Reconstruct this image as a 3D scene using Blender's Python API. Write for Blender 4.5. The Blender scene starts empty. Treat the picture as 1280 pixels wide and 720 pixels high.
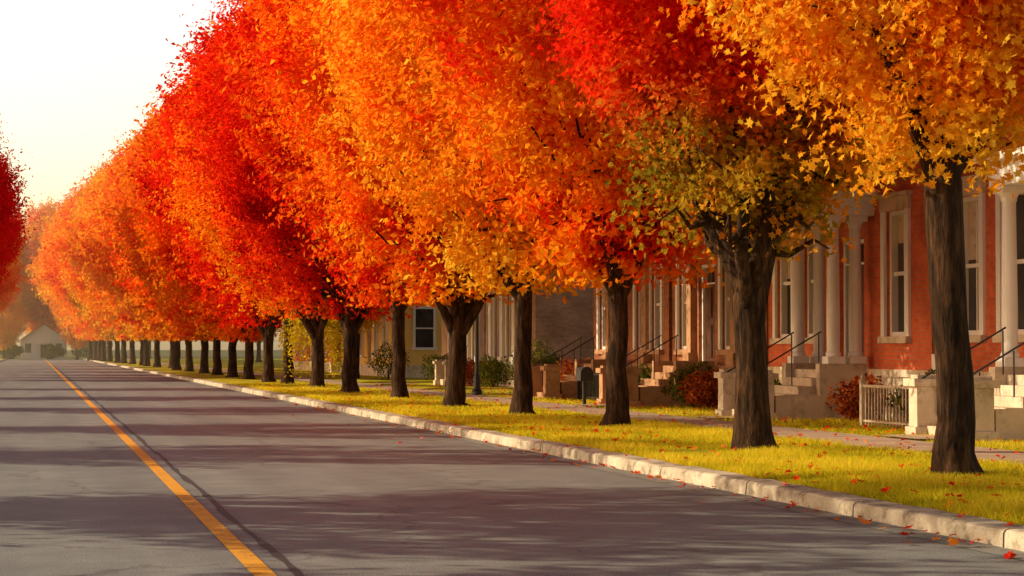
import bpy, math, random
import numpy as np
from mathutils import Vector, Matrix

SUN_EL, SUN_AZ = 28.0, -72.0   # azimuth measured from +Y (street direction), clockwise positive
sc = bpy.context.scene
sc.view_settings.view_transform='Standard'; sc.view_settings.look='None'; sc.view_settings.exposure=0
COL = sc.collection

# ------------------------------------------------------------------ materials
def newmat(name):
    m=bpy.data.materials.new(name); m.use_nodes=True
    nt=m.node_tree; nt.nodes.clear()
    out=nt.nodes.new('ShaderNodeOutputMaterial')
    return m,nt,out
def N(nt,t,**kw):
    n=nt.nodes.new(t)
    for k,v in kw.items():
        if k in n.inputs: n.inputs[k].default_value=v
        else: setattr(n,k,v)
    return n
def ramp(nt,stops,fac):
    r=nt.nodes.new('ShaderNodeValToRGB')
    els=r.color_ramp.elements
    while len(els)>1: els.remove(els[-1])
    els[0].position=stops[0][0]; els[0].color=(*stops[0][1],1)
    for p,c in stops[1:]:
        e=els.new(p); e.color=(*c,1)
    nt.links.new(fac,r.inputs[0]); return r
def pos(nt):
    return nt.nodes.new('ShaderNodeNewGeometry').outputs['Position']
def noise(nt,scale,detail=4,vec=None,rough=.55):
    n=nt.nodes.new('ShaderNodeTexNoise'); n.inputs['Scale'].default_value=scale
    n.inputs['Detail'].default_value=detail; n.inputs['Roughness'].default_value=rough
    if vec is not None: nt.links.new(vec,n.inputs['Vector'])
    return n
def mathn(nt,op,a,b=None):
    n=nt.nodes.new('ShaderNodeMath'); n.operation=op
    for i,v in enumerate((a,b)):
        if v is None: continue
        if isinstance(v,(int,float)): n.inputs[i].default_value=v
        else: nt.links.new(v,n.inputs[i])
    return n.outputs[0]
def mixc(nt,fac,a,b,mode='MIX'):
    n=nt.nodes.new('ShaderNodeMix'); n.data_type='RGBA'; n.blend_type=mode
    for idx,v in ((0,fac),(6,a),(7,b)):
        if isinstance(v,(int,float)): n.inputs[idx].default_value=v
        elif isinstance(v,tuple): n.inputs[idx].default_value=(*v,1)
        else: nt.links.new(v,n.inputs[idx])
    return n.outputs[2]
def principled(nt,out,col,rough=.8,bump=None,bstr=.3,bdist=.02,spec=.3):
    p=nt.nodes.new('ShaderNodeBsdfPrincipled')
    p.inputs['Specular IOR Level'].default_value=spec
    if isinstance(rough,(int,float)): p.inputs['Roughness'].default_value=rough
    else: nt.links.new(rough,p.inputs['Roughness'])
    if isinstance(col,tuple): p.inputs['Base Color'].default_value=(*col,1)
    else: nt.links.new(col,p.inputs['Base Color'])
    if bump is not None:
        b=nt.nodes.new('ShaderNodeBump'); b.inputs['Strength'].default_value=bstr; b.inputs['Distance'].default_value=bdist
        nt.links.new(bump,b.inputs['Height']); nt.links.new(b.outputs[0],p.inputs['Normal'])
    nt.links.new(p.outputs[0],out.inputs[0]); return p
def mottled(name,c1,c2,scale=3,rough=.8,bstr=.3,spec=.3,fine=60):
    m,nt,out=newmat(name); P=pos(nt)
    a=noise(nt,scale,6,P); b=noise(nt,fine,3,P)
    f=mathn(nt,'ADD',mathn(nt,'MULTIPLY',a.outputs[0],.65),mathn(nt,'MULTIPLY',b.outputs[0],.35))
    r=ramp(nt,[(.35,c1),(.65,c2)],f)
    principled(nt,out,r.outputs[0],rough,b.outputs[0],bstr,.01,spec); return m

def asphalt():
    m,nt,out=newmat('asphalt'); P=pos(nt)
    st=N(nt,'ShaderNodeMapping'); nt.links.new(P,st.inputs[0]); st.inputs['Scale'].default_value=(1.2,.06,1)
    big=noise(nt,.9,5,st.outputs[0]); mid=noise(nt,1.3,6,P,.7); fine=noise(nt,75,2,P)
    f=mathn(nt,'ADD',mathn(nt,'MULTIPLY',big.outputs[0],.45),mathn(nt,'MULTIPLY',mid.outputs[0],.55))
    c=ramp(nt,[(.34,(.17,.182,.182)),(.5,(.235,.25,.246)),(.66,(.33,.34,.325))],f)
    sp=ramp(nt,[(.36,(.5,.5,.5)),(.55,(1,1,1)),(.72,(1.5,1.48,1.45))],fine.outputs[0])
    c2=mixc(nt,1.0,c.outputs[0],sp.outputs[0],'MULTIPLY')
    w=noise(nt,1.1,5,P); add=nt.nodes.new('ShaderNodeVectorMath'); add.operation='MULTIPLY_ADD'
    nt.links.new(w.outputs['Color'],add.inputs[0]); add.inputs[1].default_value=(1.6,1.6,0); nt.links.new(P,add.inputs[2])
    v=nt.nodes.new('ShaderNodeTexVoronoi'); v.feature='DISTANCE_TO_EDGE'; v.inputs['Scale'].default_value=.22
    nt.links.new(add.outputs[0],v.inputs['Vector'])
    cr=ramp(nt,[(.0,(.35,.35,.35)),(.004,(.5,.5,.5)),(.008,(1,1,1))],v.outputs[0])
    c3=mixc(nt,.6,c2,cr.outputs[0],'MULTIPLY')
    principled(nt,out,c3,.6,fine.outputs[0],.5,.008,.4); return m
def leafmat(name,stops,green=None,seed=0.0,nscale=.3,trans=.52):
    m,nt,out=newmat(name)
    at=nt.nodes.new('ShaderNodeAttribute'); at.attribute_name='tint'
    tc=nt.nodes.new('ShaderNodeTexCoord')
    mp=nt.nodes.new('ShaderNodeMapping'); mp.inputs['Location'].default_value=(seed,seed*2,seed*3)
    mp.inputs['Rotation'].default_value=(.6,.5,0); mp.inputs['Scale'].default_value=(1,1,1.7)
    nt.links.new(tc.outputs['Object'],mp.inputs[0])
    n=noise(nt,nscale,3,mp.outputs[0]); n2=noise(nt,1.1,2,mp.outputs[0])
    a=mathn(nt,'SUBTRACT',mathn(nt,'ADD',mathn(nt,'MULTIPLY',n.outputs[0],1.35),mathn(nt,'MULTIPLY',n2.outputs[0],.8)),.78)
    f=mathn(nt,'ADD',mathn(nt,'MULTIPLY',at.outputs['Fac'],.42),a)
    r=ramp(nt,stops,f); col=r.outputs[0]
    if green:
        sep=nt.nodes.new('ShaderNodeSeparateXYZ'); nt.links.new(tc.outputs['Object'],sep.inputs[0])
        z=mathn(nt,'ADD',sep.outputs[2],mathn(nt,'MULTIPLY',n2.outputs[0],2.6))
        g=nt.nodes.new('ShaderNodeMapRange'); nt.links.new(z,g.inputs[0])
        g.inputs[1].default_value=green[0]; g.inputs[2].default_value=green[0]+1.1; g.inputs[3].default_value=1; g.inputs[4].default_value=0
        gc=ramp(nt,[(.05,(.20,.17,.012)),(.4,(.46,.30,.02)),(.65,(.78,.36,.03)),(.95,(.88,.28,.02))],at.outputs['Fac'])
        col=mixc(nt,g.outputs[0],col,gc.outputs[0])
    d=nt.nodes.new('ShaderNodeBsdfDiffuse'); t=nt.nodes.new('ShaderNodeBsdfTranslucent')
    nt.links.new(col,d.inputs[0]); nt.links.new(col,t.inputs[0])
    m1=nt.nodes.new('ShaderNodeMixShader'); m1.inputs[0].default_value=trans
    nt.links.new(d.outputs[0],m1.inputs[1]); nt.links.new(t.outputs[0],m1.inputs[2])
    nt.links.new(m1.outputs[0],out.inputs[0]); return m
def brickmat(name,c1,c2,mortar,rough=.85):
    m,nt,out=newmat(name); P=pos(nt)
    s=nt.nodes.new('ShaderNodeSeparateXYZ'); nt.links.new(P,s.inputs[0])
    c=nt.nodes.new('ShaderNodeCombineXYZ'); nt.links.new(mathn(nt,'ADD',s.outputs[0],s.outputs[1]),c.inputs[0]); nt.links.new(s.outputs[2],c.inputs[1])
    b=nt.nodes.new('ShaderNodeTexBrick'); nt.links.new(c.outputs[0],b.inputs['Vector'])
    b.inputs['Scale'].default_value=1; b.inputs['Brick Width'].default_value=.23; b.inputs['Row Height'].default_value=.077
    b.inputs['Mortar Size'].default_value=.006; b.inputs['Color1'].default_value=(*c1,1); b.inputs['Color2'].default_value=(*c2,1); b.inputs['Mortar'].default_value=(*mortar,1)
    n=noise(nt,1.2,6,P,.7)
    r=ramp(nt,[(.3,(.6,.58,.56)),(.6,(1.1,1.1,1.1))],n.outputs[0])
    col=mixc(nt,1.0,b.outputs[0],r.outputs[0],'MULTIPLY')
    inv=mathn(nt,'SUBTRACT',1.0,b.outputs[1])
    principled(nt,out,col,rough,inv,.5,.008); return m
def barkmat():
    m,nt,out=newmat('bark'); tc=nt.nodes.new('ShaderNodeTexCoord')
    mp=nt.nodes.new('ShaderNodeMapping'); mp.inputs['Scale'].default_value=(9,9,1.6); nt.links.new(tc.outputs['Object'],mp.inputs[0])
    n=noise(nt,1.6,6,mp.outputs[0],.65); n2=noise(nt,.9,3,tc.outputs['Object'])
    f=mathn(nt,'ADD',mathn(nt,'MULTIPLY',n.outputs[0],.75),mathn(nt,'MULTIPLY',n2.outputs[0],.25))
    r=ramp(nt,[(.36,(.012,.007,.004)),(.48,(.045,.023,.011)),(.64,(.13,.065,.03))],f)
    principled(nt,out,r.outputs[0],.92,n.outputs[0],1.0,.08,.15); return m
def groundmat(name,stops,s1=.6,s2=25):
    m,nt,out=newmat(name); P=pos(nt)
    a=noise(nt,s1,6,P,.65); b=noise(nt,s2,4,P,.7)
    f=mathn(nt,'ADD',mathn(nt,'MULTIPLY',a.outputs[0],.5),mathn(nt,'MULTIPLY',b.outputs[0],.5))
    r=ramp(nt,stops,f); principled(nt,out,r.outputs[0],.95,b.outputs[0],.8,.04,.1); return m
def concretemat(name,c1,c2,joint=None,stain=None):
    m,nt,out=newmat(name); P=pos(nt)
    a=noise(nt,1.4,7,P,.7); b=noise(nt,70,2,P)
    f=mathn(nt,'ADD',mathn(nt,'MULTIPLY',a.outputs[0],.7),mathn(nt,'MULTIPLY',b.outputs[0],.3))
    r=ramp(nt,[(.36,c1),(.62,c2)],f); col=r.outputs[0]
    if stain:
        s1=noise(nt,3.1,6,P,.75); sr=ramp(nt,[(.38,(.35,.31,.27)),(.5,(1,1,1))],s1.outputs[0])
        col=mixc(nt,stain,col,sr.outputs[0],'MULTIPLY')
    if joint:
        s=nt.nodes.new('ShaderNodeSeparateXYZ'); nt.links.new(P,s.inputs[0])
        fr=mathn(nt,'FRACT',mathn(nt,'DIVIDE',s.outputs[1],joint))
        j=mathn(nt,'LESS_THAN',fr,.03/joint)
        col=mixc(nt,j,col,(.05,.04,.03))
    principled(nt,out,col,.88,b.outputs[0],.35,.01,.2); return m
def glassmat():
    m,nt,out=newmat('window_glass'); P=pos(nt)
    n=noise(nt,.8,2,P); r=ramp(nt,[(.4,(.012,.013,.016)),(.6,(.05,.045,.04))],n.outputs[0])
    p=principled(nt,out,r.outputs[0],.06,None,spec=.8); return m

M={}
M['asphalt']=asphalt(); M['bark']=barkmat(); M['glass']=glassmat()
M['red_brick']=brickmat('red_brick',(.70,.14,.045),(.58,.10,.034),(.4,.23,.14))
M['brown_brick']=brickmat('brown_brick',(.42,.14,.05),(.29,.09,.037),(.28,.17,.1))
M['tan_brick']=brickmat('tan_brick',(.50,.30,.2),(.38,.22,.15),(.44,.34,.27))
M['stone']=concretemat('limestone',(.55,.44,.31),(.74,.62,.48),None,.5)
M['brownstone']=concretemat('brownstone',(.38,.2,.1),(.52,.3,.16),None,.5)
M['white']=mottled('white_paint',(.76,.73,.68),(.86,.84,.80),2,.5,.1)
M['cream']=mottled('cream_stucco',(.82,.50,.12),(.88,.6,.2),1.5,.85,.2)
M['kerb']=concretemat('kerb_concrete',(.34,.28,.2),(.64,.56,.43),3.0,.85)
M['gutter']=concretemat('gutter_concrete',(.19,.185,.175),(.29,.28,.25),3.0,.5)
M['walk']=concretemat('sidewalk_concrete',(.40,.28,.19),(.56,.41,.3),1.5,.4)
M['grass']=groundmat('grass_ground',[(.36,(.18,.18,.012)),(.5,(.45,.39,.018)),(.64,(.68,.52,.03))],.9)
M['far']=groundmat('ground_soil',[(.36,(.05,.05,.012)),(.5,(.1,.09,.02)),(.64,(.17,.13,.03))],.1,4)
M['iron']=mottled('black_iron',(.012,.012,.013),(.03,.028,.027),5,.45,.1,.5)
M['door']=mottled('door_wood',(.06,.022,.012),(.1,.04,.02),4,.4,.1)
M['roof']=mottled('roof_shingle',(.05,.045,.045),(.1,.09,.085),3,.9,.5)
def linemat():
    m,nt,out=newmat('yellow_road_paint'); P=pos(nt)
    a=noise(nt,5,7,P,.75); b=noise(nt,60,3,P)
    f=mathn(nt,'ADD',mathn(nt,'MULTIPLY',a.outputs[0],.6),mathn(nt,'MULTIPLY',b.outputs[0],.4))
    r=ramp(nt,[(.39,(.22,.16,.1)),(.46,(.82,.36,.02)),(.7,(.9,.44,.03))],f)
    principled(nt,out,r.outputs[0],.7,b.outputs[0],.3,.006); return m
M['line']=linemat()
M['tar']=mottled('tar_seam',(.035,.035,.036),(.07,.069,.068),6,.6,.2)

# ------------------------------------------------------------------ mesh helpers
def mesh_obj(name,verts,faces,mat,parent=None,smooth=False,matidx=None):
    me=bpy.data.meshes.new(name); me.from_pydata([tuple(v) for v in verts],[],faces); me.update()
    for mm in (mat if isinstance(mat,list) else [mat]): me.materials.append(mm)
    if smooth:
        for p in me.polygons: p.use_smooth=True
    o=bpy.data.objects.new(name,me); COL.objects.link(o)
    if parent: o.parent=parent
    return o
class MB:
    def __init__(s): s.v=[]; s.f=[]
    def box(s,x0,x1,y0,y1,z0,z1):
        b=len(s.v)
        s.v+= [(x0,y0,z0),(x1,y0,z0),(x1,y1,z0),(x0,y1,z0),(x0,y0,z1),(x1,y0,z1),(x1,y1,z1),(x0,y1,z1)]
        s.f+= [tuple(b+i for i in q) for q in ((0,3,2,1),(4,5,6,7),(0,1,5,4),(1,2,6,5),(2,3,7,6),(3,0,4,7))]
    def quad(s,*p):
        b=len(s.v); s.v+=list(p); s.f.append(tuple(range(b,b+len(p))))
    def lathe(s,cx,cy,prof,seg=14):
        b=len(s.v)
        for r,z in prof:
            for i in range(seg):
                a=2*math.pi*i/seg; s.v.append((cx+r*math.cos(a),cy+r*math.sin(a),z))
        for k in range(len(prof)-1):
            for i in range(seg):
                j=(i+1)%seg; s.f.append((b+k*seg+i,b+k*seg+j,b+(k+1)*seg+j,b+(k+1)*seg+i))
        s.f.append(tuple(b+(len(prof)-1)*seg+i for i in range(seg)))
    def tube(s,path,radii,seg=10,wob=0,rng=None):
        b=len(s.v); n=len(path); prev=None
        for k in range(n):
            p=Vector(path[k]); d=(Vector(path[min(k+1,n-1)])-Vector(path[max(k-1,0)])).normalized()
            ref=Vector((1,0,0)) if abs(d.x)<.9 else Vector((0,1,0))
            if prev is None: u=d.cross(ref).normalized()
            else: u=(prev-d*prev.dot(d)).normalized()
            prev=u; w=d.cross(u)
            for i in range(seg):
                a=2*math.pi*i/seg; r=radii[k]*(1+(wob*(rng.random()-.5) if wob else 0))
                q=p+(u*math.cos(a)+w*math.sin(a))*r; s.v.append(tuple(q))
        for k in range(n-1):
            for i in range(seg):
                j=(i+1)%seg; s.f.append((b+k*seg+i,b+k*seg+j,b+(k+1)*seg+j,b+(k+1)*seg+i))
        s.f.append(tuple(b+(n-1)*seg+i for i in range(seg)))
    def obj(s,name,mat,parent=None,smooth=False): return mesh_obj(name,s.v,s.f,mat,parent,smooth)
def empty(name,loc=(0,0,0)):
    e=bpy.data.objects.new(name,None); e.location=loc; COL.objects.link(e); return e

LOBED=np.array([(0,-.5),(.18,-.24),(.46,-.16),(.27,.04),(.36,.3),(.12,.24),(0,.66),(-.12,.24),(-.36,.3),(-.27,.04),(-.46,-.16),(-.18,-.24)])
DIAM=np.array([(0,-.55),(.36,-.02),(0,.6),(-.36,.02)])
def leaf_mesh(name,C,nrm,size,tint,shape,rs):
    n=len(C); k=len(shape)
    nrm=nrm/np.linalg.norm(nrm,axis=1,keepdims=True)
    r=rs.normal(size=(n,3)); t=np.cross(nrm,r); t/=np.linalg.norm(t,axis=1,keepdims=True); b=np.cross(nrm,t)
    asp=rs.uniform(.6,1.1,n)
    V=C[:,None,:]+size[:,None,None]*(shape[None,:,0,None]*asp[:,None,None]*t[:,None,:]+shape[None,:,1,None]*b[:,None,:])
    curl=np.abs(shape[:,0])
    V=V+(size*rs.uniform(-.2,.7,n))[:,None,None]*curl[None,:,None]*nrm[:,None,:]
    V=V.reshape(-1,3)
    me=bpy.data.meshes.new(name)
    me.vertices.add(n*k); me.vertices.foreach_set('co',V.astype(np.float32).ravel())
    me.loops.add(n*k); me.loops.foreach_set('vertex_index',np.arange(n*k,dtype=np.int32))
    me.polygons.add(n); me.polygons.foreach_set('loop_start',np.arange(0,n*k,k,dtype=np.int32))
    me.update(calc_edges=True)
    a=me.attributes.new('tint','FLOAT','FACE'); a.data.foreach_set('value',tint.astype(np.float32))
    me.polygons.foreach_set('use_smooth',np.zeros(n,dtype=bool))
    return me
def env_r(t,R,tm):
    t=np.clip(t,0,1)
    lo=(np.clip(t/tm,0,1))**.62; hi=np.sqrt(np.clip(1-((t-tm)/(1-tm))**2,0,1))
    return R*np.where(t<tm,lo,hi)
def crown_mesh(name,seed,H,zb,R,tm,nclump,per,leaf,shape,hollow=.16,qp=.26,tight=1.0):
    rs=np.random.RandomState(seed)
    t=rs.beta(1.2,1.25,nclump); ang=rs.rand(nclump)*2*np.pi
    lobes=1+.15*np.sin(3*ang+seed+t*4)+.11*np.sin(5*ang+2*seed+t*9)
    rad=env_r(t,R,tm)*lobes; q=rs.rand(nclump)**qp
    z=zb+t*(H-zb)
    cen=np.stack([rad*q*np.cos(ang),rad*q*np.sin(ang),z],1)
    keep=~((t<hollow)&(q<.55)); cen=cen[keep]
    for h in range(10):
        a=rs.rand()*2*np.pi; hz=zb+(H-zb)*rs.uniform(.05,.85); rr=R*rs.uniform(.8,1.05)
        hc=np.array([rr*math.cos(a),rr*math.sin(a),hz]); cen=cen[np.linalg.norm(cen-hc,axis=1)>rs.uniform(.4,.8)*(R/4.5)]
    n=len(cen)
    out=cen-np.array([0,0,zb+(H-zb)*.25]); out/=np.linalg.norm(out,axis=1,keepdims=True)
    ax=out+np.array([0,0,.45])+rs.normal(size=(n,3))*.22; ax/=np.linalg.norm(ax,axis=1,keepdims=True)
    sc_=rs.uniform(.6,1.3,n)*(R/4.5)**.4
    al=rs.normal(size=(n,per,1))*.6
    Ls=rs.normal(size=(n,per,3))*.22*tight*(1.15-np.clip(al,-.6,1.0)*.55)
    P=cen[:,None,:]+sc_[:,None,None]*(Ls+al*ax[:,None,:])
    ct=rs.rand(n)
    tint=np.clip(ct[:,None]*.68+rs.rand(n,per)*.32,0,1)
    nr=rs.normal(size=(n,per,3))*.7+out[:,None,:]*.6+np.array([0,0,.45])
    P=P.reshape(-1,3); nr=nr.reshape(-1,3); tint=tint.ravel()
    low=P[:,2]<zb-.7; P=P[~low]; nr=nr[~low]; tint=tint[~low]
    return leaf_mesh(name,P,nr,leaf*rs.uniform(.55,1.35,len(P)),tint,shape,rs)
def wood_mesh(name,seed,H,zb,R,tr,fork,seg=12,nl=7,reach=.72,lean=None,split=False):
    rng=random.Random(seed); b=MB()
    lean=lean or (rng.uniform(-.04,.04),rng.uniform(-.04,.04))
    path=[];rad=[]
    for z,f in ((-.15,1.7),(0,1.5),(.1,1.28),(.28,1.1),(.6,1.0),(1.1,.93),(1.7,.9),(fork*.9,.95),(fork+.25,.85)):
        path.append((lean[0]*z+rng.uniform(-.03,.03),lean[1]*z+rng.uniform(-.03,.03),z)); rad.append(tr*f)
    b.tube(path,rad,seg+4,.16,rng)
    top=Vector(path[-1])
    lead=[top-Vector((0,0,.3))]; lr=[tr*.72]
    for k in range(1,7):
        lead.append(Vector((top.x+rng.uniform(-.2,.2)*k*.5,top.y+rng.uniform(-.2,.2)*k*.5,fork+(H*.86-fork)*k/6))); lr.append(tr*.68*(1-k/6.6))
    b.tube(lead,lr,seg,.08,rng)
    for i in range(nl):
        a=2*math.pi*(i+rng.uniform(-.3,.3))/nl; z0=fork-.25+ (i%3)*.35
        s=Vector((math.cos(a)*tr*.35,math.sin(a)*tr*.35,z0))+Vector((lean[0]*z0,lean[1]*z0,0))
        te=rng.uniform(.22,.7); rr=float(env_r(np.array(te),R,.5))*reach*rng.uniform(.85,1.1)
        e=Vector((math.cos(a)*rr,math.sin(a)*rr,zb+te*(H-zb)))
        pts=[];rd=[];K=8
        r0=tr*rng.uniform(.42,.62)
        for k in range(K+1):
            u=k/K
            p=s.lerp(e,u); out_=math.sin(u*math.pi)*.14*rr
            p=p+Vector((math.cos(a)*out_,math.sin(a)*out_,0))+Vector([rng.uniform(-.12,.12)*min(1,u*3) for _ in range(3)])
            pts.append(p); rd.append(r0*(1-u)**.8+.012)
        b.tube(pts,rd,max(6,seg-4),.1,rng)
        for j in range(4):
            k=rng.randint(1,K-3); q=pts[k]; a2=a+rng.uniform(-1.1,1.1); ln=rng.uniform(.8,1.8)*(R/4.5)
            pp=[q];rr2=[rd[k]*.5]
            for m in range(1,5):
                pp.append(q+Vector((math.cos(a2)*ln*m/4,math.sin(a2)*ln*m/4,ln*rng.uniform(.1,.7)*m/4))+Vector([rng.uniform(-.08,.08) for _ in range(3)]))
                rr2.append(rd[k]*.5*(1-m/4.4)+.006)
            b.tube(pp,rr2,6,.1,rng)
    me=bpy.data.meshes.new(name); me.from_pydata([tuple(v) for v in b.v],[],b.f); me.update()
    for p in me.polygons: p.use_smooth=True
    me.materials.append(M['bark']); return me

RED=(.80,.020,.008); DRED=(.52,.008,.006); CRIM=(.90,.035,.010); ORD=(.94,.12,.008); OR=(.96,.27,.010); AMB=(.96,.42,.016); YEL=(.96,.60,.045)
L={}
L['yellow']=leafmat('leaf_yellow',[(.14,ORD),(.32,OR),(.52,AMB),(.78,YEL),(.97,(.97,.7,.1))],seed=1.3)
L['amber']=leafmat('leaf_amber',[(.15,ORD),(.34,OR),(.52,AMB),(.8,YEL)],seed=1.3)
L['orange']=leafmat('leaf_orange',[(.12,CRIM),(.3,ORD),(.5,OR),(.75,AMB)],seed=4.1)
L['orange2']=leafmat('leaf_orange_red',[(.2,RED),(.4,ORD),(.56,OR),(.8,AMB)],seed=8.7)
L['red']=leafmat('leaf_red',[(.15,DRED),(.35,RED),(.6,CRIM),(.85,ORD)],seed=2.2)
L['redor']=leafmat('leaf_red_orange',[(.15,DRED),(.36,RED),(.54,ORD),(.76,OR)],seed=6.4)
L['redgreen']=leafmat('leaf_red_green',[(.12,DRED),(.35,RED),(.65,CRIM),(.92,ORD)],green=(5.3,),seed=3.9)
L['gold']=leafmat('leaf_gold',[(.15,(.7,.38,.02)),(.4,(.86,.46,.03)),(.7,(.92,.52,.04)),(.9,YEL)],seed=7.7)
L['crimson']=leafmat('leaf_crimson',[(.2,(.7,.006,.012)),(.5,(.9,.016,.02)),(.8,(.92,.05,.02))],seed=5.1,trans=.65)

C={}
C['n1']=crown_mesh('crown_small',11,9.5,3.75,2.85,.35,500,260,.105,LOBED,.1,.3)
C['n2']=crown_mesh('crown_small_b',12,9.5,3.3,2.7,.42,460,250,.105,LOBED,.16,.3)
C['s1']=crown_mesh('crown_thin',14,9.0,3.2,2.9,.45,120,130,.16,DIAM,.1,.4,.8)
C['s2']=crown_mesh('crown_thin_b',15,9.5,3.0,3.1,.45,125,130,.16,DIAM,.1,.4,.8)
C['m1']=crown_mesh('crown_mid',21,14.0,3.25,4.15,.4,950,150,.15,DIAM,.14)
C['m2']=crown_mesh('crown_mid_b',22,14.0,3.15,4.15,.42,950,150,.15,DIAM,.14)
C['m3']=crown_mesh('crown_mid_c',23,14.5,3.0,4.3,.42,950,145,.155,DIAM,.14)
C['f1']=crown_mesh('crown_far',31,17.5,2.8,5.3,.42,800,70,.28,DIAM)
C['f2']=crown_mesh('crown_far_b',32,17.5,2.8,5.3,.45,800,70,.28,DIAM)
W={}
W['n1']=wood_mesh('wood_small',5,9.5,4.0,2.8,.21,3.5,14,6,.6,(-.045,0))
W['n2']=wood_mesh('wood_small_b',6,9.5,3.1,2.7,.235,2.1,14,7,.6)
W['m1']=wood_mesh('wood_mid',7,14,2.9,4.1,.2,2.7,12,9)
W['m2']=wood_mesh('wood_mid_b',8,14,2.8,4.1,.23,1.95,12,9)
W['m3']=wood_mesh('wood_mid_c',9,14.5,2.8,4.3,.22,2.1,12,9)
W['f1']=wood_mesh('wood_far',10,17.5,2.6,5.3,.26,2.4,8,6,.5)
W['f2']=wood_mesh('wood_far_b',13,17.5,2.6,5.3,.26,2.2,8,6,.5)
W['s1']=W['n1']; W['s2']=W['n2']
def tree(name,x,y,kind,leaf,rot=0,s=1,z=.13,sz=1):
    e=empty(name,(x,y,z)); e.rotation_euler=(0,0,rot); e.scale=(s,s,s*sz)
    t=bpy.data.objects.new('trunk',W[kind]); COL.objects.link(t); t.parent=e
    c=bpy.data.objects.new('crown',C[kind]); COL.objects.link(c); c.parent=e
    if len(C[kind].materials)==0: C[kind].materials.append(L['orange'])
    c.material_slots[0].link='OBJECT'; c.material_slots[0].material=L[leaf]
    return e
tree('maple_tree',9.64,21.3,'n1','yellow',.0)
tree('maple_tree',9.4,27.2,'n2','redgreen',1.5,1.0)
tree('maple_tree',10.0,36.4,'m1','orange',2.2,.97)
tree('maple_tree',9.8,42.9,'m1','amber',.9,.99)
tree('maple_tree',9.6,49.1,'m2','orange2',3.5)
tree('maple_tree',9.8,58.0,'m1','redor',4.4)
tree('maple_tree',9.6,66.2,'m3','red',.2)
tree('maple_tree',9.75,75.2,'m2','redor',5.2)
tree('maple_tree',9.6,83.0,'m1','orange2',1.2,1.05)
tree('maple_tree',9.7,91.0,'m3','red',2.7,1.02)
tree('maple_tree',9.7,99.5,'f1','redor',.6,.84)
tree('maple_tree',9.7,108,'f2','orange2',2.4,.86)
tree('maple_tree',9.7,117,'f1','orange',3.9,.88)
tree('maple_tree',9.7,126,'f2','orange',5.0,.9)
rng=random.Random(4)
yy=135; k=0
pal=['orange2','orange','amber','orange','amber','amber','orange','amber','gold']
while yy<300:
    tree('maple_tree',9.6-max(0,(yy-170))*.022+rng.uniform(-.3,.3),yy,'f1' if k%2 else 'f2',pal[k%9],rng.uniform(0,6.2),.92+.0019*(yy-130))
    yy+=rng.uniform(10,13.5); k+=1
# left side row (near ones unseen, crowns thinned for dappled road shadows)
for i,(x,y,kd,lf,s) in enumerate([(-8,8,'s2','orange',1.0),(-8,15,'s1','orange',1.05),(-7.7,23,'s2','red',1.25),(-8.2,34,'s1','orange',1.0),(-7.8,44,'s2','redor',1.3),(-8,57,'s1','redor',1.1),
     (-8.1,70,'s2','orange',1.3),(-8,85,'s1','red',1.2),
     (-5.5,108,'m3','crimson',.98),(-5.5,118,'m2','crimson',1.0),(-5.6,130,'m1','crimson',1.0),(-6.0,148,'f2','redor',.85),(-6.3,170,'f1','orange',.85),(-6.5,195,'f2','gold',.85),(-7,230,'f1','orange',.9)]):
    tree('maple_tree',x,y,kd,lf,i*1.37,s)
tree('golden_tree',14.8,100,'n1','gold',2.1,.7)
for i,(x,y,s) in enumerate([(1.5,350,1.35),(-6,345,1.15),(9,330,1.35),(-14,340,1.1),(17,330,1.2),(24,235,1),(6,318,.7),(-4.5,322,.6)]):
    tree('golden_tree',x,y,'f1' if i%2 else 'f2','gold' if i%3 else 'amber',i*1.1,s)

# ------------------------------------------------------------------ ground and road
RK,LK=7.15,-4.15; Y0,Y1=-30,330
mesh_obj('ground',[(-3000,-600,-.02),(3000,-600,-.02),(3000,5000,-.02),(-3000,5000,-.02)],[(0,1,2,3)],M['far'])
mesh_obj('road',[(LK,Y0,0),(RK,Y0,0),(RK,Y1,0),(LK,Y1,0)],[(0,1,2,3)],M['asphalt'])
def strip(name,x0,x1,z,mat,y0=Y0,y1=Y1): return mesh_obj(name,[(x0,y0,z),(x1,y0,z),(x1,y1,z),(x0,y1,z)],[(0,1,2,3)],mat)
strip('gutter',RK-.3,RK,.004,M['gutter'])
strip('gutter',LK,LK+.3,.004,M['gutter'])
strip('road_marking',1.42,1.57,.008,M['line'])
v=[];f=[];r2=random.Random(9)
ys=np.arange(-5,200,.5)
for i,y in enumerate(ys):
    c=1.72+.012*math.sin(y*.9)+r2.uniform(-.008,.008); w=.03+r2.uniform(-.014,.015)
    v+=[(c-w,y,.005),(c+w,y,.005)]
    if i: f.append((2*i-2,2*i-1,2*i+1,2*i))
mesh_obj('road_seam',v,f,M['tar'])
def kerb(name,x0,sgn):
    prof=[(0,-.1),(.015,.11),(.035,.135),(.06,.145),(.30,.15),(.32,.14),(.32,-.1)]
    v=[];f=[];yv=[Y0,0,10]+list(np.arange(12,90,.5))+[100,150,200,330]
    rk=random.Random(3)
    for y in yv:
        dx=rk.uniform(-.014,.014); dz=rk.uniform(-.012,.006)
        for px,pz in prof: v.append((x0+sgn*(px+dx+rk.uniform(-.006,.006)),y,pz+(dz if pz>0 else 0)))
    n=len(prof)
    for i in range(len(yv)-1):
        for j in range(n-1): f.append((i*n+j,i*n+j+1,(i+1)*n+j+1,(i+1)*n+j))
    mesh_obj(name,v,f,M['kerb'])
kerb('kerb',RK,1); kerb('kerb',LK,-1)
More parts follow.
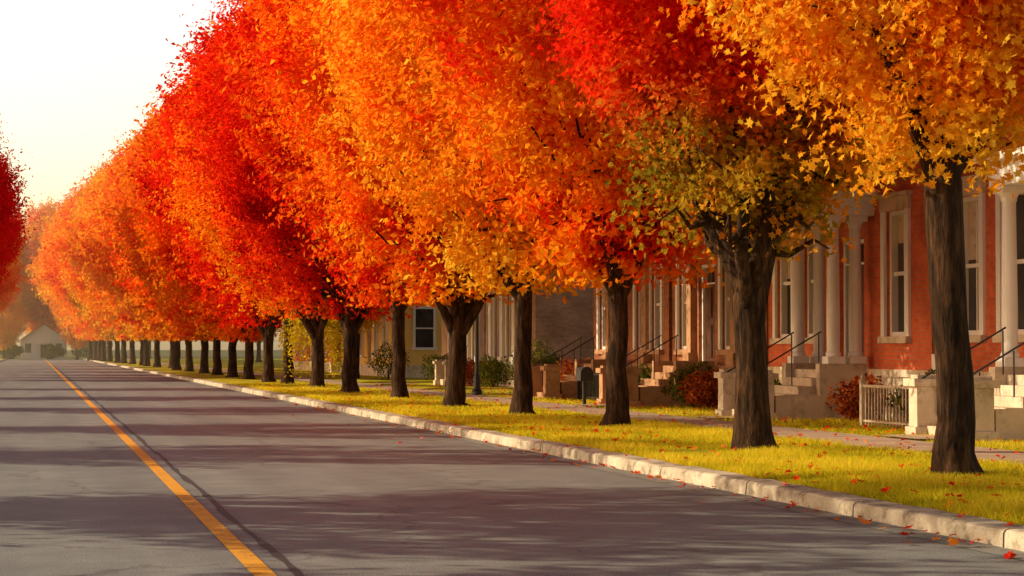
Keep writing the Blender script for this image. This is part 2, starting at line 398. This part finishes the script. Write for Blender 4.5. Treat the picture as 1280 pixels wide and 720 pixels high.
def lawn(name,x0,x1,y0,y1,z):
    nx=max(2,int((x1-x0)/.35)); ys=np.concatenate([np.arange(y0,90,.6),np.arange(90,y1+1,8)])
    v=[];f=[]
    for j,y in enumerate(ys):
        for i in range(nx+1):
            x=x0+(x1-x0)*i/nx; e=min(i,nx-i)
            h=.03*math.sin(x*1.3+y*.35)+.02*math.sin(y*.8+x*2.1); v.append((x,y,z+(h if e else 0)*.8))
            if i and j: a=j*(nx+1)+i; f.append((a-nx-2,a-nx-1,a,a-1))
    return mesh_obj(name,v,f,M['grass'],smooth=True)
lawn('grass_verge',RK+.31,11.3,-10,330,.125)
strip('sidewalk',11.3,12.85,.14,M['walk'])
lawn('lawn',12.85,40,-10,330,.12)
strip('lawn_left',-40,LK-.31,.13,M['grass'])

def simpleleaf(name,stops,trans):
    m,nt,out=newmat(name); at=nt.nodes.new('ShaderNodeAttribute'); at.attribute_name='tint'
    r=ramp(nt,stops,at.outputs['Fac'])
    d=nt.nodes.new('ShaderNodeBsdfDiffuse'); t=nt.nodes.new('ShaderNodeBsdfTranslucent'); mx=nt.nodes.new('ShaderNodeMixShader'); mx.inputs[0].default_value=trans
    nt.links.new(r.outputs[0],d.inputs[0]); nt.links.new(r.outputs[0],t.inputs[0]); nt.links.new(d.outputs[0],mx.inputs[1]); nt.links.new(t.outputs[0],mx.inputs[2]); nt.links.new(mx.outputs[0],out.inputs[0]); return m
GB=simpleleaf('grass_blade',[(0,(.2,.21,.012)),(.35,(.56,.49,.02)),(.75,(.88,.70,.03)),(1,(.9,.72,.1))],.45)
def blades(name,x0,x1,y0,y1,dens,seed,hgt):
    rs=np.random.RandomState(seed)
    y=y0
    A=[]
    while y<y1:
        d=dens*min(1,(24/max(y,1))**1.7); n=int((x1-x0)*1.0*d)
        A.append(np.stack([rs.uniform(x0,x1,n),rs.uniform(y,y+1,n)],1)); y+=1
    A=np.concatenate(A); n=len(A)
    patch=.5+.5*np.sin(A[:,0]*2.1+np.sin(A[:,1]*1.3)*2)*np.sin(A[:,1]*.9+A[:,0])
    sc_=np.clip(A[:,1]/24,1,2.5)
    h=hgt*rs.uniform(.5,1.3,n)*(.5+1.0*patch); w=.006*rs.uniform(.7,1.4,n)*sc_
    a=rs.rand(n)*2*np.pi; dx=np.cos(a)*w; dy=np.sin(a)*w; lx=rs.normal(0,.5,n)*h; ly=rs.normal(0,.5,n)*h
    z=np.full(n,.115)
    V=np.stack([np.stack([A[:,0]-dx,A[:,1]-dy,z],1),np.stack([A[:,0]+dx,A[:,1]+dy,z],1),np.stack([A[:,0]+lx,A[:,1]+ly,z+h],1)],1).reshape(-1,3)
    me=bpy.data.meshes.new(name); me.vertices.add(3*n); me.vertices.foreach_set('co',V.astype(np.float32).ravel())
    me.loops.add(3*n); me.loops.foreach_set('vertex_index',np.arange(3*n,dtype=np.int32))
    me.polygons.add(n); me.polygons.foreach_set('loop_start',np.arange(0,3*n,3,dtype=np.int32)); me.update(calc_edges=True)
    at=me.attributes.new('tint','FLOAT','FACE'); at.data.foreach_set('value',np.clip(rs.rand(n)*.5+patch*.5,0,1).astype(np.float32))
    me.materials.append(GB); o=bpy.data.objects.new(name,me); COL.objects.link(o)
blades('grass',RK+.33,11.25,11,85,1500,1,.085)
blades('grass',12.9,15.9,22,60,500,2,.07)
FL=simpleleaf('fallen_leaf',[(0,(.5,.01,.008)),(.4,(.8,.03,.012)),(.7,(.88,.12,.015)),(1,(.9,.35,.04))],.2)
rs=np.random.RandomState(77)
def scatter(n,x0,x1,y0,y1,z,pw=1):
    return np.stack([rs.uniform(x0,x1,n),y0+(y1-y0)*rs.rand(n)**pw,np.full(n,z)],1)
A=np.concatenate([scatter(900,RK+.35,11.3,12,80,.185,1.2),scatter(280,11.3,12.8,20,80,.16),scatter(700,12.9,15.8,24,80,.18),
   scatter(190,RK-.4,RK-.02,13,70,.03,1.6),scatter(14,5.5,RK-.5,14,50,.025),scatter(30,RK+.02,RK+.3,14,50,.165)])
nr=rs.normal(size=(len(A),3))*.3+np.array([0,0,1])
me=leaf_mesh('fallen_leaves',A,nr,rs.uniform(.06,.12,len(A)),rs.rand(len(A)),LOBED,rs); me.materials.append(FL)
COL.objects.link(bpy.data.objects.new('fallen_leaves',me))

# ------------------------------------------------------------------ buildings
def facade(name,X,y0,y1,H,wins,doors,wall,trim,base,depth=12,basez=1.1,sidewins=0,cornice=True,pil=(),pilmat=None):
    """front faces -X (towards the street). wins/doors: (yc,w,z0,z1)"""
    e=empty(name)
    ops=[(c-w/2,c+w/2,a,b) for c,w,a,b in wins+doors]
    ysn=sorted(set([y0,y1]+[o[0] for o in ops]+[o[1] for o in ops])); zs=sorted(set([basez,H]+[z for o in ops for z in o[2:4] if z>basez]))
    b=MB()
    for i in range(len(ysn)-1):
        for j in range(len(zs)-1):
            cy=(ysn[i]+ysn[i+1])/2; cz=(zs[j]+zs[j+1])/2
            if any(o[0]<cy<o[1] and o[2]<cz<o[3] for o in ops): continue
            b.quad((X,ysn[i],zs[j]),(X,ysn[i],zs[j+1]),(X,ysn[i+1],zs[j+1]),(X,ysn[i+1],zs[j]))
    D=.26
    for a0,a1,c0,c1 in ops:
        c0=max(c0,basez)
        b.quad((X,a0,c0),(X+D,a0,c0),(X+D,a0,c1),(X,a0,c1)); b.quad((X,a1,c0),(X,a1,c1),(X+D,a1,c1),(X+D,a1,c0))
        b.quad((X,a0,c1),(X+D,a0,c1),(X+D,a1,c1),(X,a1,c1)); b.quad((X,a0,c0),(X,a1,c0),(X+D,a1,c0),(X+D,a0,c0))
    b.quad((X,y0,basez),(X+depth,y0,basez),(X+depth,y0,H),(X,y0,H)); b.quad((X,y1,basez),(X,y1,H),(X+depth,y1,H),(X+depth,y1,basez))
    b.quad((X+depth,y0,basez),(X+depth,y1,basez),(X+depth,y1,H),(X+depth,y0,H))
    b.obj('walls',wall,e)
    s=MB(); s.box(X-.07,X+depth,y0-.05,y1+.05,0,basez-.12); s.box(X-.12,X+depth,y0-.08,y1+.08,basez-.12,basez+.02); s.obj('foundation',base,e)
    t=MB(); w_=MB(); g=MB(); dd=MB(); pl=MB(); cu=MB()
    for ki,(c,w,a,z) in enumerate(wins):
        l,r=c-w/2,c+w/2
        g.quad((X+.2,l,a),(X+.2,l,z),(X+.2,r,z),(X+.2,r,a))
        fw=.085
        if ki%3!=1:
            bz=z-fw-(z-a)*(.22+.2*((ki*7)%3)/2); cu.quad((X+.197,l+fw,bz),(X+.197,l+fw,z-fw),(X+.197,r-fw,z-fw),(X+.197,r-fw,bz))
        w_.box(X+.06,X+.21,l,l+fw,a,z); w_.box(X+.06,X+.21,r-fw,r,a,z); w_.box(X+.07,X+.21,l+fw,r-fw,z-fw,z); w_.box(X+.07,X+.21,l+fw,r-fw,a,a+fw)
        m=(a+z)/2; w_.box(X+.11,X+.21,l+fw,r-fw,m-.035,m+.035); w_.box(X+.15,X+.205,c-.018,c+.018,a+fw,m-.035); w_.box(X+.15,X+.205,c-.018,c+.018,m+.035,z-fw)
        w_.box(X-.06,X+.05,l-.17,l-.003,a-.0,z); w_.box(X-.06,X+.05,r+.003,r+.17,a,z)
        t.box(X-.12,X+.1,l-.19,r+.19,a-.13,a-.003)
        t.box(X-.07,X+.05,l-.2,r+.2,z+.003,z+.25); t.box(X-.13,X+.04,l-.25,r+.25,z+.253,z+.33)
    for k in range(sidewins):
        cx=X+1.6+k*2.6
        for a,z in ((basez+.9,basez+2.8),(basez+4.1,basez+5.9)):
            g.quad((cx-.45,y0-.012,a),(cx+.45,y0-.012,a),(cx+.45,y0-.012,z),(cx-.45,y0-.012,z))
            w_.box(cx-.56,cx-.45,y0-.07,y0-.002,a,z); w_.box(cx+.45,cx+.56,y0-.07,y0-.002,a,z); w_.box(cx-.56,cx+.56,y0-.075,y0-.002,z+.002,z+.13); w_.box(cx-.62,cx+.62,y0-.1,y0-.002,a-.13,a-.002)
            w_.box(cx-.449,cx+.449,y0-.04,y0-.014,(a+z)/2-.03,(a+z)/2+.03)
    for c,w,a,z in doors:
        l,r=c-w/2,c+w/2
        dd.box(X+.16,X+.22,l+.1,r-.1,a,z-.5); g.quad((X+.2,l+.1,z-.46),(X+.2,l+.1,z-.08),(X+.2,r-.1,z-.08),(X+.2,r-.1,z-.46))
        for k in (0,1):
            for q in (0,1):
                yy0=l+.18+k*(w/2-.14); dd.box(X+.13,X+.158,yy0,yy0+w/2-.26,a+.2+q*1.0,a+1.0+q*.9)
        w_.box(X+.08,X+.21,l,l+.097,a,z); w_.box(X+.08,X+.21,r-.097,r,a,z); w_.box(X+.09,X+.21,l+.1,r-.1,z-.08,z); w_.box(X+.09,X+.21,l+.1,r-.1,z-.5,z-.46)
    for c,w in pil:
        pl.box(X-.16,X-.002,c-w/2,c+w/2,basez+.05,H-.9); pl.box(X-.24,X-.003,c-w/2-.07,c+w/2+.07,basez+.022,basez+.32); pl.box(X-.24,X-.003,c-w/2-.07,c+w/2+.07,H-.898,H-.62)
    if pil: pl.obj('pilasters',pilmat or trim,e)
    if cornice:
        t.box(X-.15,X+.1,y0-.1,y1+.1,H-.6,H-.35); t.box(X-.5,X+depth+.1,y0-.3,y1+.3,H,H+.22)
        n=int((y1-y0)/.7)
        for i in range(n):
            yb=y0+(i+.5)*(y1-y0)/n; t.box(X-.42,X+.02,yb-.08,yb+.08,H-.345,H-.003)
    g.obj('window_glass',M['glass'],e); w_.obj('window_frames',M['white'],e); t.obj('stone_trim',trim,e)
    cu.obj('window_blinds',M['stone'],e)
    if doors: dd.obj('doors',M['door'],e)
    rf=MB(); rf.quad((X-.3,y0-.2,H+.23),(X+depth,y0-.2,H+.23),(X+depth,y1+.2,H+.23),(X-.3,y1+.2,H+.23)); rf.obj('roof',M['roof'],e)
    return e
def stoop(e,X,yc,w,zt,stone,portico=True,run=.28,top=4.2,rail=None):
    n=max(3,round((zt-.14)/.17)); h=(zt-.14)/n
    s=MB(); land=.9
    s.box(X-land,X-.13,yc-w/2,yc+w/2,.1,zt)
    for i in range(1,n): s.box(X-land-i*run,X-land-(i-1)*run-.001,yc-w/2,yc+w/2,.1,zt-i*h)
    s.obj('steps',stone,e)
    c=MB(); xe=X-land-(n-1)*run
    for sy in (-1,1):
        ya=yc+sy*(w/2+.003); yb=yc+sy*(w/2+.22); lo,hi=min(ya,yb),max(ya,yb)
        c.box(X-land-.2,X-.13,lo,hi,.1,zt+.12)
        c.box(xe+.3,X-land-.203,lo,hi,.1,zt*.55)
        c.box(xe-.2,xe+.297,lo-.1,hi+.1,.1,.28); c.box(xe-.15,xe+.25,lo-.05,hi+.05,.283,.92); c.box(xe-.22,xe+.32,lo-.12,hi+.12,.923,1.04); c.box(xe-.13,xe+.23,lo-.03,hi+.03,1.043,1.1)
    c.obj('stoop_walls',stone,e)
    if portico:
        p=MB()
        for sy in (-1,1):
            for px in (X-land+.12,X-.32):
                cy=yc+sy*(w/2-.02); z0=zt+.123
                p.box(px-.17,px+.17,cy-.17+sy*.15,cy+.17+sy*.15,z0,z0+.14)
                p.lathe(px,cy+sy*.15,[(.15,z0+.143),(.155,z0+.2),(.125,z0+.25),(.13,z0+.9),(.11,top-.35),(.125,top-.33),(.135,top-.26),(.17,top-.2)],16)
                p.box(px-.19,px+.19,cy-.19+sy*.15,cy+.19+sy*.15,top-.2,top-.09)
        p.box(X-land-.12,X-.002,yc-w/2-.35,yc+w/2+.35,top-.087,top+.3)
        p.box(X-land-.3,X-.004,yc-w/2-.52,yc+w/2+.52,top+.303,top+.42)
        p.obj('portico',M['white'],e)
    r=MB()
    for sy in (-1,1):
        y=yc+sy*(w/2-.08)
        for i in range(0,n,2):
            x=X-land-i*run-.1; z=zt-i*h
            r.box(x-.01,x+.01,y-.01,y+.01,z,z+.7)
        a=(X-land-.05,y,zt+.75); bb=(xe-.1,y,zt-(n-1)*h+.73); r.tube([a,bb],[.016,.016],6)
    r.obj('handrail',rail or M['iron'],e)
X=16.0
def rowwins(ys,w,z0,z1,up=True):
    L_=[(y,w,z0,z1) for y in ys]
    if up: L_+=[(y,w,z1+1.3,z1+3.5) for y in ys]
    return L_
e=facade('brick_house',X,36.4,45.3,9.2,rowwins([38.0,42.5,44.2],1.0,1.75,4.15)+[(40.3,1.0,5.45,7.65)],[(40.3,1.3,1.1,3.7)],M['red_brick'],M['stone'],M['stone'])
stoop(e,X,40.3,1.7,1.1,M['stone'])
e=facade('brick_house',X+.0,26.5,36.1,9.6,rowwins([28,32.9,34.8],1.05,1.75,4.2)+[(30.6,1.0,5.5,7.7)],[(30.6,1.3,1.1,3.7)],M['red_brick'],M['stone'],M['stone'],pil=((36.0-.45,.5),),pilmat=M['white'])
stoop(e,X,30.6,1.7,1.1,M['stone'])
e=facade('brownstone_row_house',X+.1,45.7,53.0,9.0,rowwins([46.9,48.4,51.9],.95,1.5,3.9)+[(50.1,.95,5.2,7.4)],[(50.1,1.3,1.1,3.6)],M['brown_brick'],M['brownstone'],M['brownstone'],pil=((47.65,.4),(51.1,.35)))
stoop(e,X+.1,50.1,1.6,1.1,M['brownstone'],portico=False)
e=facade('brownstone_row_house',X+.1,53.3,61.0,8.8,rowwins([54.4,55.9,59.8],.95,1.5,3.9)+[(57.9,.95,5.2,7.4)],[(57.9,1.3,1.1,3.6)],M['brown_brick'],M['brownstone'],M['brownstone'],pil=((55.15,.4),(58.9,.35)))
stoop(e,X+.1,57.9,1.6,1.1,M['brownstone'],portico=False)
e=facade('tan_brick_house',17.4,74,92,8.5,rowwins([76,78,80.2,84.5,87,89.5],1.2,1.0,3.7),[(82.3,1.3,.9,3.4)],M['tan_brick'],M['white'],M['stone'],basez=.9,sidewins=0,pil=((77,.5),(79.1,.5),(81.2,.5),(83.4,.5),(85.7,.5)))
stoop(e,17.4,82.3,1.8,.9,M['stone'],portico=False)
e=facade('cream_house',17.2,104,122,7.5,rowwins([106,109,114,118],1.1,1.2,3.2),[(111.5,1.2,.7,3)],M['cream'],M['white'],M['stone'],basez=.7,sidewins=3)
e=facade('brick_house',17.5,128,150,8.5,rowwins([131,135,142,146],1.1,1.2,3.2),[(138.5,1.2,.7,3)],M['red_brick'],M['stone'],M['stone'],basez=.7,sidewins=3)
def gable_house(name,x,y,w,d,h,wall):
    e=empty(name); b=MB(); b.box(x,x+w,y,y+d,0,h)
    b.quad((x,y,h),(x+w,y,h),(x+w/2,y,h+w*.35)); b.obj('walls',wall,e)
    r=MB(); o=.4
    for s in (0,1):
        xe=x-o if s==0 else x+w+o
        zz=h-.28
        r.quad((xe,y-o,zz),(x+w/2,y-o,h+w*.35+.12),(x+w/2,y+d+o,h+w*.35+.12),(xe,y+d+o,zz))
    r.obj('roof',M['roof'],e)
    g=MB();f_=MB()
    for k in (0,2):
        cx=x+w*(k+.5)/3; z=1
        g.quad((cx-.45,y-.02,z),(cx+.45,y-.02,z),(cx+.45,y-.02,z+1.4),(cx-.45,y-.02,z+1.4))
        f_.box(cx-.55,cx+.55,y-.06,y-.03,z-.12,z); f_.box(cx-.55,cx+.55,y-.06,y-.03,z+1.4,z+1.5)
    f_.box(x+w/2-.9,x+w/2+.9,y-1.5,y-.01,2.35,2.5); f_.box(x+w/2-.85,x+w/2-.7,y-1.45,y-1.3,0,2.35); f_.box(x+w/2+.7,x+w/2+.85,y-1.45,y-1.3,0,2.35)
    g.obj('window_glass',M['glass'],e); f_.obj('porch_and_trim',M['white'],e)
    dd=MB(); dd.box(x+w/2-.45,x+w/2+.45,y-.05,y-.01,.2,2.2); dd.obj('door',M['door'],e)
gable_house('white_house',-2.2,337,7,7,3.0,M['white'])

for yc in (30.6,40.3,50.1,57.9,82.3):
    mesh_obj('front_walk',[(12.85,yc-.8,.165),(14.6,yc-.8,.165),(14.6,yc+.8,.165),(12.85,yc+.8,.165)],[(0,1,2,3)],M['walk'])
def shrub(name,x,y,r,h,leaf,seed,n=1800,ls=.09):
    rs=np.random.RandomState(seed); u=rs.normal(size=(n,3)); u/=np.linalg.norm(u,axis=1,keepdims=True)
    q=rs.rand(n,1)**.3; lob=1+.2*np.sin(u[:,:1]*5+seed)+.15*np.sin(u[:,1:2]*7+u[:,2:]*4)
    P=u*q*lob*np.array([r,r,h/2])+np.array([0,0,h/2+.02]); P=P[P[:,2]>.0]
    me=leaf_mesh(name,P,u[:len(P)]+rs.normal(size=(len(P),3))*.5,ls*rs.uniform(.6,1.3,len(P)),rs.rand(len(P)),DIAM,rs)
    me.materials.append(leaf); e=empty(name,(x,y,.12)); o=bpy.data.objects.new('foliage',me); COL.objects.link(o); o.parent=e
    s=MB(); rr=random.Random(seed)
    for i in range(6):
        a=rr.uniform(0,6.28); s.tube([(0,0,0),(math.cos(a)*r*.3,math.sin(a)*r*.3,h*.45),(math.cos(a)*r*.6,math.sin(a)*r*.6,h*.8)],[.02,.014,.006],5)
    s.obj('stems',M['bark'],e)
GS=simpleleaf('shrub_green',[(0,(.04,.06,.008)),(.6,(.13,.14,.015)),(1,(.26,.22,.03))],.3)
RS=simpleleaf('shrub_russet',[(0,(.16,.02,.01)),(.6,(.42,.08,.02)),(1,(.55,.18,.03))],.3)
for i,(x,y,r,h,m_) in enumerate([(15.1,46.8,.55,.9,RS),(15.2,48.3,.6,1.0,GS),(15.2,52.6,.55,.9,GS),(15.1,54.6,.6,1.0,RS),(15.2,56.1,.5,.8,GS),(15.3,60,.6,1.1,RS),(15.2,43.6,.5,.8,GS),(15.2,37.8,.5,.85,RS),
     (15.1,34.6,.55,.9,GS),(15.2,33,.5,.8,RS),(16.3,76,.7,1.1,GS),(16.3,79,.7,1,RS),(16.3,86,.8,1.2,GS),(15.5,64,.7,1.2,GS),(16,68,.9,1.6,GS),(16,98,1,1.6,GS)]):
    shrub('shrub',x,y,r,h,m_,100+i)
for i,(x,y,r,h) in enumerate([(-3.6,326,1.8,2.4),(2.6,331,1.6,2.0),(8,334,3,4)]): shrub('shrub',x,y,r,h,GS,140+i,2500,.3)
def weeping(x,y,h,R):
    rs=np.random.RandomState(8); e=empty('weeping_willow_tree',(x,y,.12)); P=[];T=[]
    b=MB(); b.tube([(0,0,-.1),(.03,0,h*.3),(-.02,.03,h*.62),(0,0,h*.85)],[.11,.09,.07,.03],8)
    for i in range(95):
        a=rs.rand()*6.283; r=R*rs.uniform(.15,1)**.8; zt=h*(1-.42*(r/R)**2)*rs.uniform(.88,1.05); bot=.35+rs.rand()**1.5*1.5
        bot=min(bot,zt-.4)
        k=rs.randint(26,48); s=np.linspace(0,1,k)
        rad=r*np.clip(s*3,0,1)**.6; z=np.where(s<.33,h*.72+(zt-h*.72)*np.sin(s*3*np.pi/2),zt-(zt-bot)*np.clip((s-.33)/.67,0,1)**1.1)
        p=np.stack([rad*np.cos(a),rad*np.sin(a),z],1)+rs.normal(size=(k,3))*.045; P.append(p); T.append(np.clip(rs.rand()*.75+rs.rand(k)*.25,0,1))
        if i%6==0: b.tube([tuple(p[j]) for j in range(0,k//2,4)],[.02]*len(range(0,k//2,4)),5)
    P=np.concatenate(P);T=np.concatenate(T)
    me=leaf_mesh('foliage',P,rs.normal(size=(len(P),3)),.12*rs.uniform(.7,1.3,len(P)),T,DIAM,rs)
    me.materials.append(simpleleaf('willow_leaf',[(0,(.3,.27,.02)),(.4,(.7,.55,.03)),(.75,(.9,.68,.03)),(1,(.94,.76,.08))],.5))
    o=bpy.data.objects.new('foliage',me); COL.objects.link(o); o.parent=e; b.obj('trunk',M['bark'],e)
weeping(10.3,80.0,3.3,1.5)
def railfence(y0,y1,x,mat):
    e=empty('low_railing_fence'); b=MB(); y=y0
    while y<=y1:
        b.box(x-.012,x+.012,y-.015,y+.015,.1,.82); y+=.14
    b.box(x-.025,x+.025,y0,y1,.82,.87); b.box(x-.02,x+.02,y0,y1,.2,.235)
    for yy in (y0-.06,y1+.06): b.box(x-.05,x+.05,yy-.05,yy+.05,.1,.95); b.lathe(x,yy,[(.04,.95),(.055,1.0),(.045,1.04),(.01,1.07)],8)
    b.obj('railings',mat,e)
railfence(32.2,36.2,14.6,M['stone']); railfence(51.5,56.4,14.5,M['iron'])
def mailbox(x,y):
    e=empty('mailbox',(x,y,.12)); b=MB(); b.box(-.04,.04,-.04,.04,0,.62); b.obj('post',M['iron'],e)
    b=MB(); pr=[(-.16,.62),(.16,.62),(.16,.8)]+[(.16*math.cos(a),.8+.16*math.sin(a)) for a in np.linspace(.2,math.pi-.2,8)]+[(-.16,.8)]
    n=len(pr)
    for yy in (-.26,.26):
        for p in pr: b.v.append((p[0],yy,p[1]))
    b.f.append(tuple(range(n))); b.f.append(tuple(reversed(range(n,2*n))))
    for i in range(n): j=(i+1)%n; b.f.append((i,i+n,j+n,j))
    b.obj('box',M['iron'],e)
mailbox(13.1,50.5)
def lamp(x,y):
    e=empty('street_lamp',(x,y,.12)); b=MB()
    b.lathe(0,0,[(.17,0),(.17,.12),(.11,.2),(.1,.55),(.065,.65),(.05,3.1),(.07,3.15),(.05,3.2),(.1,3.28),(.13,3.32)],12)
    b.lathe(0,0,[(.2,3.86),(.16,3.95),(.06,4.05),(.02,4.2)],12); b.obj('post',M['iron'],e)
    g=MB(); g.lathe(0,0,[(.11,3.323),(.17,3.55),(.17,3.75),(.13,3.858)],12); g.obj('globe',M['white'],e)
lamp(13.0,63)

# low-lying autumn haze filling the far part of the street
hm,hn,ho=newmat('haze_air'); vs=hn.nodes.new('ShaderNodeVolumeScatter'); vs.inputs['Color'].default_value=(1,.84,.58,1); vs.inputs['Density'].default_value=.0011; vs.inputs['Anisotropy'].default_value=.4
hn.links.new(vs.outputs[0],ho.inputs['Volume'])
hb=MB(); hb.box(-60,60,105,420,.3,32); hb.obj('haze',hm)

# ------------------------------------------------------------------ light
az=math.radians(SUN_AZ); el=math.radians(SUN_EL)
sd=Vector((math.sin(az)*math.cos(el),math.cos(az)*math.cos(el),math.sin(el)))
ld=bpy.data.lights.new('sun','SUN'); ld.energy=5.0; ld.angle=math.radians(.5); ld.color=(1,.83,.55)
lo=bpy.data.objects.new('sun',ld); COL.objects.link(lo); lo.rotation_euler=(-sd).to_track_quat('-Z','Y').to_euler()
w=bpy.data.worlds.new('World'); sc.world=w; w.use_nodes=True; nt=w.node_tree
bg=nt.nodes['Background']; sky=nt.nodes.new('ShaderNodeTexSky'); sky.sky_type='NISHITA'; sky.sun_disc=False
sky.sun_elevation=el; sky.sun_rotation=az; sky.dust_density=2; sky.air_density=1.0; sky.ozone_density=1
# sky tint: horizon brightened as warm haze, overhead dimmed to cut ambient light
tc=nt.nodes.new('ShaderNodeTexCoord'); sp=nt.nodes.new('ShaderNodeSeparateXYZ'); nt.links.new(tc.outputs['Generated'],sp.inputs[0])
hz=ramp(nt,[(.0,(2.7,2.05,1.35)),(.16,(2.5,2.1,1.6)),(.32,(.55,.48,.42)),(1,(.36,.33,.33))],sp.outputs[2])
mx=nt.nodes.new('ShaderNodeMix'); mx.data_type='RGBA'; mx.blend_type='MULTIPLY'; mx.inputs[0].default_value=1
nt.links.new(sky.outputs[0],mx.inputs[6]); nt.links.new(hz.outputs[0],mx.inputs[7]); nt.links.new(mx.outputs[2],bg.inputs[0]); bg.inputs[1].default_value=.15

# ------------------------------------------------------------------ camera
cd=bpy.data.cameras.new('camera'); cd.lens=75; cd.sensor_width=36; cd.clip_end=8000; cd.clip_start=.1
cam=bpy.data.objects.new('camera',cd); COL.objects.link(cam); cam.location=(0,0,1.5)
yaw=math.radians(12.6); pt=math.radians(1.65)
fw=Vector((math.sin(yaw)*math.cos(pt),math.cos(yaw)*math.cos(pt),math.sin(pt)))
cam.rotation_euler=fw.to_track_quat('-Z','Y').to_euler()
sc.camera=cam
